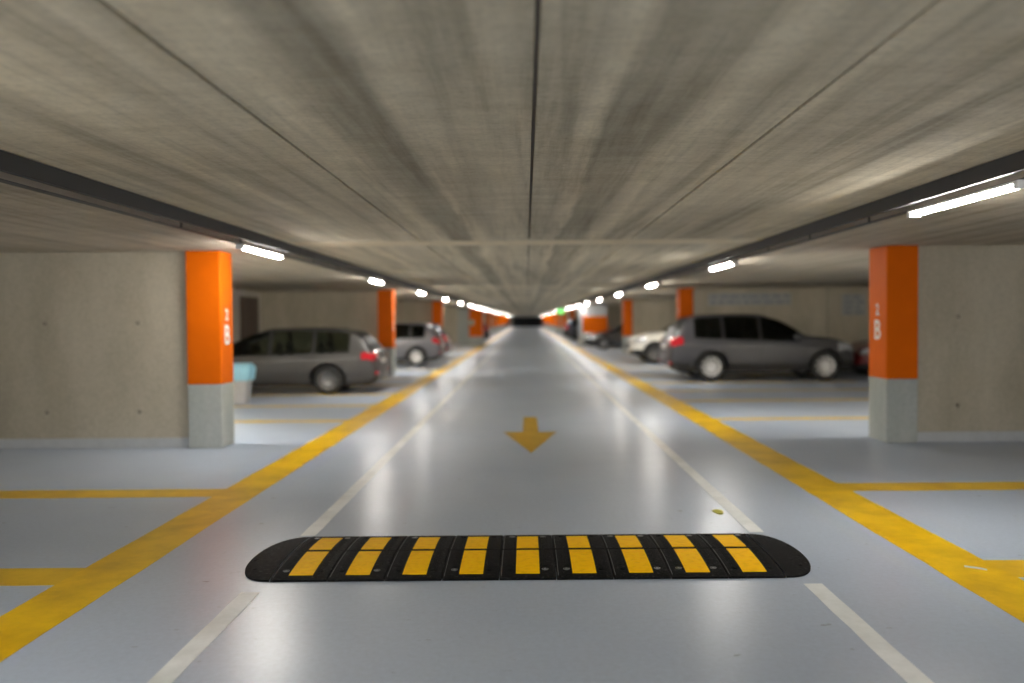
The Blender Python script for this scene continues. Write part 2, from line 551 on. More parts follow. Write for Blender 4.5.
ar = MB().prism([(0.05, 9.52), (0.42, 11.33), (0.165, 11.30), (0.16, 13.05), (-0.05, 13.05), (-0.055, 11.30), (-0.32, 11.33)], 0.0003, 0.002)
ar.build('direction_arrow', M['arrow'], floor)['label'] = 'yellow arrow pointing towards the camera'
# worn-through notch in the right yellow line
MB().prism([(2.70, 5.03), (2.80, 4.96), (2.815, 4.985), (2.79, 5.02), (2.715, 5.065)], 0.001, 0.003).build('worn_patch', M['skirt'], floor)

tag(MB().prism([(1.53 + 0.042 * math.cos(a) * (1 + 0.15 * math.sin(3 * a)), 6.53 + 0.08 * math.sin(a)) for a in [2 * PI * k / 14 for k in range(14)]], 0.0005, 0.006).build('leaf', M['chip'], bevel=0.002),
    'small flat yellow-green leaf beside the white line beyond the speed bump', 'leaf')

# ------------------------------------------------------------------ pillars
def pillar(x_in, y, side, label, group=None, marks=None, near=False):
    """x_in = face towards the lane; side -1 left, +1 right."""
    wd, dp = (0.42, 0.42) if side < 0 else (0.39, 0.52)
    x0, x1 = sorted((x_in, x_in + side * wd))
    t = thing('pillar', label, 'pillar', ((x0 + x1) / 2, y + dp / 2, 0), 0, group)
    hw, hd = wd / 2, dp / 2
    MB().box(-hw, hw, -hd, hd, 0, 0.792).build('pillar_base', M['pillar_base'], t, bevel=0.012 if near else 0)
    MB().box(-hw - 0.001, hw + 0.001, -hd - 0.001, hd + 0.001, 0.79, BAY_H).build('orange_upper', M['orange'], t, bevel=0.012 if near else 0)
    if marks:
        rot = (PI / 2, 0, -side * PI / 2)
        for s_, z, size in marks:
            text_mesh(s_, size, M['white_mark'], t, 'painted_character', (-side * (hw + 0.0025), 0, z), rot)
    return t

ordn = ['nearest', 'second', 'third']
for k, y in enumerate(PILLAR_Y[1:], 0):
    if k == 3: continue
    far = k > 3
    if far:
        pillar(-3.35, y, -1, 'tiny distant orange pillar on the left side of the lane near its far end', 'distant pillars on the left')
        pillar(3.45, y, 1, 'tiny distant orange pillar on the right side of the lane near its far end', 'distant pillars on the right')
        continue
    lab = ['nearest left pillar, grey base and bright orange top, beside the near left wall and blue-topped bin',
           'orange and white pillar at the tail of the grey estate car on the left',
           'small orange pillar behind the silver car, third along the left side'][k]
    labr = ['nearest right pillar, grey base and deep orange top, joined to the near right wall',
            'orange pillar behind the tail of the grey SUV on the right',
            'small dark orange pillar between the white car and the black car'][k]
    mk = [('2', 1.58, 0.20), ('B', 1.28, 0.34)] if k == 0 else ([('2', 1.7, 0.2), ('C', 1.3, 0.34)] if k == 1 else None)
    pillar(-3.74, y - (0.5 if k else 0), -1, lab, marks=mk, near=k < 2)
    pillar(4.42, y, 1, labr, marks=mk, near=k < 2)
pillar(-3.74, PILLAR_Y[0], -1, 'left pillar with orange top behind the camera, outside the photo', near=True)
pillar(4.42, PILLAR_Y[0], 1, 'right pillar with orange top behind the camera, outside the photo', near=True)

# wide stair-core piers about fifty metres down the lane
yc = PILLAR_Y[4]
t = thing('wide_pier', 'wide orange fronted pier far down the left side with a pale green sign', 'pillar', (-3.45, yc + 0.9, 0))
MB().box(-0.75, 0.75, -0.9, 0.9, 0, BAY_H - 0.16).build('pier_core', M['pillar_base'], t, bevel=0.01)
MB().box(-0.05, 0.76, -0.91, 0.3, 0.55, BAY_H - 0.17).build('orange_panel', M['orange'], t)
sg = MB().box(0.0, 0.25, -0.935, -0.91, 1.25, 1.60).build('small_sign', M['green'], t, bevel=0.004)
sg['label'] = 'pale green sign'
MB().box(0.04, 0.21, -0.94, -0.934, 1.30, 1.55).build('sign_face', M['skirt'], sg)
t = thing('wide_pier', 'wide pier with white lane-facing side and orange band far down the right side', 'pillar', (3.96, yc - 1.55, 0))
MB().box(-0.75, 0.75, -1.6, 1.6, 0, BAY_H - 0.002).build('pier_core', M['skirt'], t, bevel=0.01)
MB().box(-0.70, 0.76, -1.61, -1.0, 0.8, 1.75).build('orange_band', M['orange'], t)

# emergency sign hanging far down the lane
t = thing('exit_sign', 'small lit green exit sign hanging far down the right side of the lane', 'sign', (2.55, 60, 2.0))
MB().box(-0.24, 0.24, -0.03, 0.03, 0.02, 0.30).build('sign_box', M['green_lit'], t, bevel=0.008)
MB().box(-0.25, 0.25, -0.035, 0.035, 0.0, 0.025).build('sign_frame', M['housing'], t)
for sx in (-0.18, 0.18):
    MB().tube([(sx, 0, 0.29), (sx, 0, 0.50)], 0.008).build('hanger', M['housing'], t)

# faded wall signs on the right, behind the grey SUV
yb = PILLAR_Y[2] + 0.10
def wall_sign(label, x0, x1, z0, z1, rows, sd):
    rnd = random.Random(sd)
    t = thing('wall_sign', label, 'sign', ((x0 + x1) / 2, yb, z0))
    w = (x1 - x0) / 2; h = z1 - z0
    MB().box(-w, w, -0.012, 0, 0, h).build('sign_board', M['sign_wall'], t, bevel=0.003)
    for r in range(rows):
        x = -w + 0.06; zc = h * (r + 0.5) / rows; hh = h / rows * 0.30
        while x < w - 0.14:
            l = rnd.uniform(0.12, 0.30)
            MB().box(x, min(x + l, w - 0.04), -0.015, -0.011, zc - hh, zc + hh).build('faded_mark', M['sign_ink'], t)
            x += l + rnd.uniform(0.04, 0.09)
    return t
wall_sign('long faded grey-blue sign high on the wall above the grey SUV', 5.25, 7.65, 1.93, 2.27, 2, 3)
wall_sign('short dark grey-blue sign on the wall beyond the grey SUV bonnet', 9.1, 9.8, 1.62, 2.22, 4, 5)

# ------------------------------------------------------------------ cable trays, lamp rails, lamps
for s, nm in ((-1, 'left'), (1, 'right')):
    t = thing('cable_tray', 'long dark cable tray under the ceiling along the %s side of the lane' % nm, 'cable tray', (s * 2.88, Y0, LANE_H - 0.105))
    mb = MB()
    a, b_ = sorted((-s * 0.02, s * 0.00)); mb.box(a, b_, 0, Y1 - Y0, 0.005, 0.105)
    a, b_ = sorted((-s * 0.02, s * 0.018)); mb.box(a, b_, 0, Y1 - Y0, -0.001, 0.006)
    mb.build('tray_channel', M['tray'], t)
    mb = MB().box(min(0, s * 0.018), max(0, s * 0.018), 0, Y1 - Y0, 0.007, 0.055)
    mb.build('cable_bundle', M['tray'], t)
    r = thing('lamp_rail', 'thin pale rail carrying the strip lamps along the %s side' % nm, 'rail', (s * 3.05, Y0, BAY_H - 0.046))
    MB().box(-0.03, 0.03, 0, Y1 - Y0, 0.004, 0.046).build('rail_channel', M['rail'], r)
    MB().box(-0.034, 0.034, 0, Y1 - Y0, 0.0, 0.004).build('rail_lip', M['tray'], r)
    clip = MB().box(-0.038, 0.038, 0, 0.03, -0.001, 0.046).build('rail_clip', M['tray'], r)
    clip.location = (0, 13.2, 0)
    for q in range(1, 24):
        c = clip.copy(); COL.objects.link(c); c.parent = r; c.location = (0, 13.2 + 1.5 * q, 0)

def lamp_proto():
    t = thing('strip_lamp', 'x', 'lamp', (0, 0, 0))
    MB().box(-0.045, 0.045, -0.72, 0.72, -0.018, 0).build('lamp_housing', M['housing'], t, bevel=0.006)
    pr = [(0.034 * math.cos(a), 0.030 * math.sin(a) - 0.019) for a in [PI + PI * k / 10 for k in range(11)]]
    mb = MB(); n = len(pr)
    vs = [(x, -0.68, z) for x, z in pr] + [(x, 0.68, z) for x, z in pr]
    fs = [(i, i + 1, n + i + 1, n + i) for i in range(n - 1)] + [tuple(range(n)), tuple(range(2 * n - 1, n - 1, -1)), (0, n, 2 * n - 1, n - 1)]
    mb.add(vs, fs); mb.build('lamp_tube', M['tube'], t)
    for s in (-1, 1):
        a, b_ = sorted((s * 0.68, s * 0.73))
        MB().box(-0.046, 0.046, a, b_, -0.052, 0).build('end_cap', M['housing'], t, bevel=0.006)
    return t
proto = lamp_proto(); used = False
def put_lamp(x, y, label, group=None):
    global used
    t = copy_tree(proto) if used else proto
    used = True
    t.location = (x, y, BAY_H - 0.047)
    t['label'] = label
    if group: t['group'] = group
for k in range(-3, 25):
    y = 9.5 + 7.15 * k
    if Y0 < y < Y1 - 2:
        lab = {0: 'long bright strip lamp above the nearest left pillar, first lit lamp on the left',
               1: 'second lit strip lamp on the left, above the grey estate car',
               2: 'third lit strip lamp on the left side', 3: 'fourth lit strip lamp on the left side'}.get(k)
        if k < 0: put_lamp(-3.05, y, 'strip lamp on the left rail outside the photo near the camera', 'left lamps by the camera')
        elif lab: put_lamp(-3.05, y, lab)
        else: put_lamp(-3.05, y, 'tiny distant strip lamp on the left rail near the far end', 'distant left lamps')
    y = 5.75 + 6.95 * k
    if Y0 < y < Y1 - 2:
        lab = {0: 'largest and brightest strip lamp at the upper right edge of the photo',
               1: 'second strip lamp on the right, between the big lamp and the grey SUV',
               2: 'third strip lamp on the right, above the tail of the grey SUV',
               3: 'fourth strip lamp on the right side', 4: 'fifth strip lamp on the right side'}.get(k)
        if k < 0: put_lamp(3.05, y, 'strip lamp on the right rail outside the photo near the camera', 'right lamps by the camera')
        elif lab: put_lamp(3.05, y, lab)
        else: put_lamp(3.05, y, 'tiny distant strip lamp on the right rail near the far end', 'distant right lamps')

# added fill lamps, out of view behind the cross walls, to brighten the bays
for k, nth in ((1, 'second'), (2, 'third'), (3, 'fourth')):
    for sx, nm, io in ((-5.2, 'left', 'inner'), (-6.8, 'left', 'outer'), (6.8, 'right', 'inner'), (8.6, 'right', 'outer')):
        lb = '%s added fill lamp in the %s bay on the %s, hidden behind its cross wall' % (io, nth, nm)
        put_lamp(sx, PILLAR_Y[k] + 0.62, lb)
        L_ = [o for o in bpy.data.objects if o.get('label', '') == lb][0]
        L_.rotation_euler = (0, 0, PI / 2)
        L_.location.z = BAY_H - 0.002
        for ch in L_.children:
            if ch.name.startswith('lamp_tube'):
                ch.data = ch.data.copy(); ch.data.materials.clear(); ch.data.materials.append(M['tube_fill'])

# ------------------------------------------------------------------ speed bump
BY0, BY1, BYC = 4.83, 5.85, 5.34
BH = 0.047
def hprof(y):
    """Height of the bump across its depth, y measured from its middle."""
    t = min(1, abs(y) / 0.51)
    return 0.012 + (BH - 0.012) * (1 - t ** 2.0) ** 0.8
bump = thing('speed_bump', 'black and yellow rubber speed bump bolted across the lane floor', 'speed bump', (0, BYC, 0))
MODW = 0.342
NM = 9
X0 = -NM * MODW / 2
bump.scale = (1, 0.965, 1)
def bump_section(x0, x1, s):
    """half module: s=-1 near row, +1 far row"""
    mb = MB()
    ny, nx = 14, 10
    g = 0.0022
    xs = [x0 + g + (x1 - x0 - 2 * g) * i / nx for i in range(nx + 1)]
    ys = [0.004 + (0.51 - 0.004) * j / ny for j in range(ny + 1)]
    def top(x, y):
        e = min(x - x0, x1 - x)
        z = hprof(y)
        if e < 0.010: z -= 0.004
        return max(z, 0.010)
    xs = [x0 + g, x0 + 0.010, x0 + 0.016] + [x0 + 0.016 + (x1 - x0 - 0.032) * i / 6 for i in range(1, 6)] + [x1 - 0.016, x1 - 0.010, x1 - g]
    nx = len(xs) - 1
    V = [(x, s * y, top(x, y)) for x in xs for y in ys] + [(x, s * y, 0) for x in xs for y in ys]
    o = (nx + 1) * (ny + 1); q = ny + 1
    fs = []
    for i in range(nx):
        for j in range(ny):
            a = i * q + j
            fs.append((a, a + 1, a + q + 1, a + q))
            fs.append((o + a, o + a + q, o + a + q + 1, o + a + 1))
    for i in range(nx):
        for j in (0, ny):
            a = i * q + j; fs.append((a, a + q, o + a + q, o + a))
    for j in range(ny):
        for i in (0, nx):
            a = i * q + j; fs.append((a, a + 1, o + a + 1, o + a))
    mb.add(V, fs)
    m = mb.build('rubber_section', M['rubber'], bump, smooth=True)
    xc = (x0 + x1) / 2
    # reflective panel following the curve
    ya, yb_, hw = 0.028, (0.452 if s < 0 else 0.385), 0.072
    n = 12; V = []
    for j in range(n + 1):
        y = ya + (yb_ - ya) * j / n
        for x in (xc - hw, xc + hw):
            V.append((x, s * y, hprof(y) + 0.0035))
        for x in (xc - hw, xc + hw):
            V.append((x, s * y, hprof(y) - 0.004))
    fs = []
    for j in range(n):
        a = 4 * j
        fs += [(a, a + 1, a + 5, a + 4), (a, a + 4, a + 6, a + 2), (a + 1, a + 3, a + 7, a + 5), (a + 2, a + 6, a + 7, a + 3)]
    fs += [(0, 2, 3, 1), (4 * n, 4 * n + 1, 4 * n + 3, 4 * n + 2)]
    MB().add(V, fs).build('reflective_panel', M['reflector'], m)
    # scuffed upstanding edge beside the joint
    ed = [(x0 + 0.012, s * y, hprof(y) + 0.0004) for y in [0.02 + 0.46 * j / 10 for j in range(11)]]
    MB().tube(ed, 0.0018, 6).build('scuffed_edge', M['scuff'], m)
    # ribs and bolts
    for xx in (xc - hw - 0.034, xc + hw + 0.034):
        rb = MB()
        for dx in (-0.012, 0.0, 0.012):
            path = [(xx + dx, s * y, hprof(y) + 0.0005) for y in [0.03 + 0.30 * j / 8 for j in range(9)]]
            rb.tube(path, 0.0022, 6)
        rb.build('grip_ribs', M['rubber'], m)
    for xx in (xc - hw - 0.034, xc + hw + 0.034):
        y = 0.385
        MB().lathe([(0.0, 0.0015), (0.008, 0.0015), (0.009, -0.001), (0.016, -0.001), (0.017, 0.002), (0.020, 0.001), (0.020, -0.01)], 14, 'Z', (xx, s * y, hprof(y) + 0.001)).build('bolt', M['bolt'] if random.random() < 0.35 else M['rubber'], m, smooth=True)
for k in range(NM):
    for s in (-1, 1):
        bump_section(X0 + k * MODW, X0 + (k + 1) * MODW, s)
# rounded end caps
for sx in (-1, 1):
    mb = MB(); nr, na = 9, 28
    V = []
    for i in range(nr + 1):
        r = i / nr
        for k in range(na + 1):
            a = -PI / 2 + PI * k / na
            # plan: superellipse half
            ca, sa = math.cos(a), math.sin(a)
            px = 0.250 * (abs(ca) ** 0.80) * r
            py = 0.505 * math.copysign(abs(sa) ** 0.95, sa) * r
            z = 0.011 + (BH - 0.014) * max(0, 1 - r ** 2.2) ** 0.85
            # keep the seam side matching the modules
            V.append((sx * (-X0 + 0.004 + px), py, z))
    o = len(V); q = na + 1
    V += [(sx * (-X0 + 0.004 + 0.250 * abs(math.cos(-PI / 2 + PI * k / na)) ** 0.80), 0.505 * math.copysign(abs(math.sin(-PI / 2 + PI * k / na)) ** 0.95, math.sin(-PI / 2 + PI * k / na)), 0) for k in range(na + 1)]
    fs = []
    for i in range(nr):
        for k in range(na):
            a = i * q + k
            fs.append((a, a + 1, a + q + 1, a + q))
    for k in range(na):
        a = nr * q + k
        fs.append((a, a + 1, o + k + 1, o + k))
    mb.add(V, fs)
    cap = mb.build('end_cap', M['rubber'], bump, smooth=True)
    for a in (-0.9, -0.3, 0.3, 0.9):
        px, py = 0.250 * math.cos(a) ** 0.8 * 0.82, 0.505 * math.sin(a) * 0.82
        z = 0.011 + (BH - 0.014) * max(0, 1 - 0.82 ** 2.2) ** 0.85
        MB().lathe([(0.0, 0.0), (0.009, 0.0), (0.010, 0.002), (0.016, 0.002), (0.017, -0.006)], 12, 'Z', (sx * (-X0 + px), py, z)).build('bolt', M['rubber'], cap, smooth=True)

# ------------------------------------------------------------------ bin
t = thing('waste_bin', 'small grey bin with pale blue top standing behind the nearest left pillar', 'bin', (-5.46, 15.6, 0))
def taper(w0, w1, d0, d1, z0, z1):
    V = []
    for w, d, z in ((w0, d0, z0), (w1, d1, z1)):
        V += [(-w, -d, z), (w, -d, z), (w, d, z), (-w, d, z)]
    return MB().add(V, [(3, 2, 1, 0), (4, 5, 6, 7), (0, 1, 5, 4), (1, 2, 6, 5), (2, 3, 7, 6), (3, 0, 4, 7)])
taper(0.14, 0.19, 0.13, 0.17, 0, 0.46).build('bin_body', M['bin_grey'], t, bevel=0.02)
taper(0.23, 0.26, 0.19, 0.22, 0.44, 0.70).build('bag_skirt', M['bin_blue'], t, bevel=0.03)['label'] = 'pale blue bag folded over the rim'
taper(0.25, 0.20, 0.21, 0.16, 0.70, 0.77).build('bin_lid', M['bin_blue'], t, bevel=0.03)

# ------------------------------------------------------------------ cars
def interp(tab, x, smooth=True):
    if x <= tab[0][0]: return tab[0][1]
    if x >= tab[-1][0]: return tab[-1][1]
    for i in range(len(tab) - 1):
        x0, z0 = tab[i]; x1, z1 = tab[i + 1]
        if x0 <= x <= x1:
            t = (x - x0) / (x1 - x0)
            if not smooth: return z0 + (z1 - z0) * t
            # monotone cubic
            d = (z1 - z0) / (x1 - x0)
            dl = (z0 - tab[i - 1][1]) / (x0 - tab[i - 1][0]) if i > 0 else d
            dr = (tab[i + 2][1] - z1) / (tab[i + 2][0] - x1) if i + 2 < len(tab) else d
            m0 = 0 if dl * d <= 0 else 2 * dl * d / (dl + d)
            m1 = 0 if dr * d <= 0 else 2 * dr * d / (dr + d)
            h = x1 - x0
            return ((2*t**3 - 3*t**2 + 1) * z0 + (t**3 - 2*t**2 + t) * h * m0 + (-2*t**3 + 3*t**2) * z1 + (t**3 - t**2) * h * m1)

SUV = dict(L=4.68, W=1.88, rw=0.365, xr=1.02, xf=3.83, sill=0.27,
    zt=[(0, .70), (.015, .86), (.05, 1.04), (.10, 1.10), (.32, 1.40), (.50, 1.57), (.8, 1.625), (1.6, 1.655), (2.2, 1.64), (2.6, 1.57), (3.0, 1.39), (3.38, 1.15), (3.50, 1.11), (4.0, 1.07), (4.38, .98), (4.58, .84), (4.68, .58)],
    zs=[(0, .66), (.05, .96), (.3, 1.09), (1.0, 1.06), (2.2, 1.01), (3.4, .97), (4.0, .96), (4.4, .89), (4.6, .76), (4.68, .54)],
    ws=(3.46, 2.62), rwn=(.10, .50), glass=[(0.62, 1.28), (1.36, 2.20), (2.28, 3.22)], doors=[1.32, 2.24, 3.30], tail=(0.88, 1.10, 0.42), clad=0.40, rail=True)
WAGON = dict(L=4.75, W=1.82, rw=0.325, xr=1.05, xf=3.80, sill=0.20,
    zt=[(0, .58), (.015, .74), (.05, .90), (.12, .97), (.33, 1.24), (.52, 1.39), (.9, 1.44), (1.7, 1.47), (2.3, 1.46), (2.65, 1.39), (3.05, 1.21), (3.42, 1.00), (3.55, .95), (4.1, .87), (4.5, .76), (4.68, .62), (4.75, .45)],
    zs=[(0, .55), (.05, .84), (.3, .93), (1.0, .92), (2.2, .885), (3.4, .85), (4.1, .79), (4.5, .70), (4.75, .42)],
    ws=(3.50, 2.66), rwn=(.13, .60), glass=[(0.60, 1.32), (1.40, 2.26), (2.34, 3.26)], doors=[1.36, 2.30, 3.34], tail=(0.76, 0.93, 0.46), clad=0.26, rail=True)
HATCH = dict(L=4.20, W=1.78, rw=0.32, xr=0.85, xf=3.40, sill=0.20,
    zt=[(0, .60), (.015, .78), (.05, .92), (.12, 1.0), (.32, 1.28), (.52, 1.42), (.8, 1.47), (1.4, 1.50), (1.95, 1.48), (2.3, 1.40), (2.65, 1.22), (3.0, 1.00), (3.12, .96), (3.6, .90), (3.98, .79), (4.13, .64), (4.20, .46)],
    zs=[(0, .56), (.05, .86), (.3, .96), (1.0, .95), (2.0, .91), (3.0, .87), (3.6, .82), (3.95, .72), (4.20, .43)],
    ws=(3.08, 2.30), rwn=(.12, .52), glass=[(0.56, 1.02), (1.10, 1.90), (1.98, 2.84)], doors=[1.06, 1.94, 2.92], tail=(0.76, 0.98, 0.34), clad=0.26, rail=False)

def make_car(S, label, paint, rim, loc, rz, glass='glass', group=None):
    L, Wd, rw = S['L'], S['W'], S['rw']
    t = thing('car', label, 'car', loc, rz, group)
    Ra = rw + 0.065
    HW = Wd / 2
    wtab = [(0, .86), (.05, .94), (.16, .975), (.45, .99), (1.0, 1.0), (L - 1.1, 1.0), (L - .6, .97), (L - .3, .90), (L - .12, .80), (L - .03, .66), (L, .58)]
    xs = set()
    n = 70
    for i in range(n + 1): xs.add(round(L * i / n, 4))
    for x in (0.012, 0.03, 0.05, 0.08, 0.11, L - .015, L - .04, L - .08): xs.add(round(x, 4))
    for xc in (S['xr'], S['xf']):
        for k in range(13):
            xs.add(round(xc - Ra * math.cos(PI * k / 12), 4))
        xs.add(round(xc - Ra - 0.01, 4)); xs.add(round(xc + Ra + 0.01, 4))
    for a, b_ in S['glass']: xs.add(a); xs.add(b_)
    for a in S['ws'] + S['rwn']: xs.add(a)
    xs = sorted(xs)
    xs = [x for i, x in enumerate(xs) if i == 0 or x - xs[i - 1] > 0.004]
    NB, NG, NC = 9, 4, 7      # lower-side, glass band, crown divisions
    def section(x):
        w = HW * interp(wtab, x)
        zt = interp(S['zt'], x); zs = min(interp(S['zs'], x), zt - 0.02)
        zb = S['sill']
        if x < 0.3: zb += 0.10 * (1 - x / 0.3)
        if x > L - 0.4: zb += 0.06 * (x - L + 0.4) / 0.4
        arch = False
        for xc in (S['xr'], S['xf']):
            d = abs(x - xc)
            if d < Ra: zb = max(zb, rw + math.sqrt(Ra * Ra - d * d)); arch = True
        zb = min(zb, zs - 0.03)
        cab = max(0, zt - zs)
        zr = max(zs + 0.012, zt - 0.055) if cab > 0.12 else zs + cab * 0.45
        wr = w - 0.035 - (zr - zs) * 0.42
        P = []
        for j in range(NB + 1):
            u = j / NB
            z = zb + (zs - zb) * u
            # side shape: tuck below, gentle shoulder
            h = (z - S['sill']) / max(0.01, zs - S['sill'])
            y = w - 0.055 * max(0, 1 - h * 2.2) ** 1.5 - 0.035 * max(0, h - 0.72) / 0.28 * max(0, h - 0.72) / 0.28
            y += 0.010 * math.exp(-((h - 0.78) / 0.05) ** 2)
            if arch: y += 0.010 * max(0, 1 - (z - zb) / 0.06)
            P.append((y, z))
        y0, z0 = P[-1]
        for j in range(1, NG + 1):
            u = j / NG
            P.append((y0 + (wr - y0) * u + 0.012 * math.sin(PI * u), z0 + (zr - z0) * u))
        y1, z1 = P[-1]
        for j in range(1, NC + 1):
            a = j / NC * PI / 2
            P.append((y1 * math.cos(a) ** 0.9 if j < NC else 0.0, z1 + (zt - z1) * math.sin(a) ** 0.8))
        return P
    secs = [section(x) for x in xs]
    m = len(secs[0]); full = 2 * m - 1
    V = []
    for x, P in zip(xs, secs):
        V += [(x, y, z) for y, z in P] + [(x, -y, z) for y, z in reversed(P[:-1])]
    groups = {}
    def key_of(xc, j, yc, zc):
        jj = j if j < m - 1 else (full - 2 - j)
        side = 'L' if yc > 0 else 'R'
        z0, z1, xt = S['tail']
        if xc < xt and z0 < zc < z1 and abs(yc) > HW * 0.52 and (jj > 1) and (xc < xt * 0.72): return ('tail_light', side)
        if xc < xt * 0.8 and z0 < zc < z1 and abs(yc) > HW * 0.8 and jj < NB + 1: return ('tail_light', side)
        hz = interp(S['zs'], L - 0.35)
        if L - 0.52 < xc < L - 0.03 and hz - 0.17 < zc < hz + 0.02 and abs(yc) > HW * 0.55 and jj < NB + 2: return ('headlight', side)
        if NB <= jj < NB + NG:
            for i, (a, b_) in enumerate(S['glass']):
                if a <= xc <= b_ and interp(S['zt'], xc) - interp(S['zs'], xc) > 0.14 and jj > NB - 1: return ('side_window', side + str(i))
            if S['glass'][0][0] < xc < S['glass'][2][1] and jj > NB - 1: return ('window_post', side + str(sum(xc > b_ for a, b_ in S['glass'])))
        if jj >= NB + NG:
            if S['ws'][1] < xc < S['ws'][0] and jj >= NB + NG + 0: return ('windscreen', '')
            if S['rwn'][0] < xc < S['rwn'][1] and jj >= NB + NG + 1: return ('rear_window', '')
        if zc < S['clad'] + (0.06 if (xc < 0.5 or xc > L - 0.5) else 0): return ('lower_trim', '')
        return ('body', '')
    for i in range(len(xs) - 1):
        for j in range(full - 1):
            a = i * full + j; f = (a, a + full, a + full + 1, a + 1)
            cx = (xs[i] + xs[i + 1]) / 2
            cy = sum(V[q][1] for q in f) / 4; cz = sum(V[q][2] for q in f) / 4
            groups.setdefault(key_of(cx, j, cy, cz), []).append(f)
    groups[('body', '')] += [tuple(range(full)), tuple((len(xs) - 1) * full + k for k in range(full - 1, -1, -1))]
    mats = dict(body=paint, tail_light=M['tail'], headlight=M['head'], side_window=M[glass], window_post=M['black_trim'], windscreen=M['glass_clear'], rear_window=M['glass_rear'], lower_trim=M['black_trim'])
    for (nm, _), fs in groups.items():
        idx = {}; vs = []
        ff = []
        for f in fs:
            g = []
            for q in f:
                if q not in idx: idx[q] = len(vs); vs.append(V[q])
                g.append(idx[q])
            ff.append(tuple(g))
        MB().add(vs, ff).build(nm, mats[nm], t, smooth=True)
    # underbody and wheel wells
    zc = S['sill'] + 0.02
    MB().box(0.25, L - 0.35, -HW + 0.36, HW - 0.36, S['sill'] - 0.04, S['sill'] + 0.12).build('underbody', M['black_trim'], t)
    for xc in (S['xr'], S['xf']):
        for s in (-1, 1):
            mb = MB(); V2 = []; kk = 16
            for k in range(kk + 1):
                a = PI * k / kk
                for y in (HW - 0.035, HW - 0.36):
                    V2.append((xc + (Ra + 0.004) * math.cos(a), s * y, rw + (Ra + 0.004) * math.sin(a)))
            fs = [(2*k, 2*k+1, 2*k+3, 2*k+2) for k in range(kk)]
            V2.append((xc, s * (HW - 0.36), rw))
            fs += [(2*k+1, len(V2)-1, 2*k+3) for k in range(kk)]
            mb.add(V2, fs).build('wheel_well', M['black_trim'], t)
    # door gaps
    for s in (-1, 1):
        mb = MB()
        for xd in S['doors']:
            P = [p for p in section(xd) if p[1] > S['clad'] + 0.02][: NB + NG - 2]
            path = [(xd, s * (y + 0.0005), z) for y, z in P if z < interp(S['zs'], xd) + 0.01]
            if len(path) > 1: mb.tube(path, 0.005, 5)
        mb.build('door_gap', M['black_trim'], t)
        for xd in S['doors'][:2]:
            x1 = xd + 0.10; P = section(x1); z = interp(S['zs'], x1) - 0.13
            yy = HW - 0.008
            MB().tube([(x1, s * (yy - .01), z), (x1 + .02, s * (yy + .028), z), (x1 + .17, s * (yy + .028), z), (x1 + .19, s * (yy - .01), z)], 0.013, 8).build('door_handle', paint, t, smooth=True)
        # mirror
        xm = S['glass'][2][1] - 0.12; zm = interp(S['zs'], xm) + 0.11
        mb = MB()
        mb.lathe([(0.0, -0.10), (0.05, -0.09), (0.075, -0.04), (0.08, 0.03), (0.07, 0.08), (0.0, 0.10)], 12, 'Y', (xm, s * (HW + 0.09), zm))
        mi = mb.build('door_mirror', paint, t, smooth=True)
        MB().box(xm - 0.02, xm + 0.05, min(s * (HW - 0.07), s * (HW + 0.04)), max(s * (HW - 0.07), s * (HW + 0.04)), zm - 0.08, zm - 0.05).build('mirror_arm', M['black_trim'], mi)
        if S['rail']:
            path = []
            for k in range(9):
                x = S['rwn'][1] + 0.15 + (S['ws'][1] - S['rwn'][1] - 0.30) * k / 8
                P = section(x)[NB + NG]
                path.append((x, s * (P[0] - 0.03), P[1] + (0.052 if 0 < k < 8 else 0.02)))
            MB().tube(path, 0.014, 8).build('roof_rail', M['black_trim'], t, smooth=True)
        # rear reflector
        MB().box(-0.012, 0.10, min(s * HW * .66, s * HW * .925), max(s * HW * .66, s * HW * .925), 0.43, 0.50).build('rear_reflector', M['tail'], t, bevel=0.005)
    # grille, plates
    zg = interp(S['zt'], L - 0.05) - 0.08
    MB().box(L - 0.10, L + 0.012, -0.36, 0.36, zg - 0.15, zg + 0.02).build('grille', M['black_trim'], t, bevel=0.01)
    MB().box(L - 0.02, L + 0.022, -0.26, 0.26, 0.40, 0.51).build('number_plate', M['plate'], t, bevel=0.004)
    pz = S['tail'][0] - 0.10
    MB().box(-0.012, 0.05, -0.26, 0.26, pz, pz + 0.11).build('number_plate', M['plate'], t, bevel=0.004)
    # seats
    for x, ys in ((S['glass'][1][0] + 0.05, (-0.38, 0.38)), (S['glass'][2][0] + 0.0, (-0.38, 0.38))):
        for y in ys:
            zb0 = S['sill'] + 0.12
            mb = MB().box(x, x + 0.48, y - 0.24, y + 0.24, zb0, zb0 + 0.26)
            ztop = interp(S['zs'], x) + 0.06
            mb.box(x - 0.16, x + 0.0, y - 0.23, y + 0.23, zb0, ztop)
            mb.box(x - 0.17, x - 0.07, y - 0.12, y + 0.12, ztop + 0.03, ztop + 0.20)
            mb.build('car_seat', M['seat'], t, bevel=0.03)
    # dashboard and steering wheel
    xd = S['glass'][2][1] + 0.0
    MB().box(xd, xd + 0.35, -HW + 0.2, HW - 0.2, S['sill'] + 0.3, interp(S['zs'], xd) - 0.02).build('dashboard', M['seat'], t, bevel=0.03)
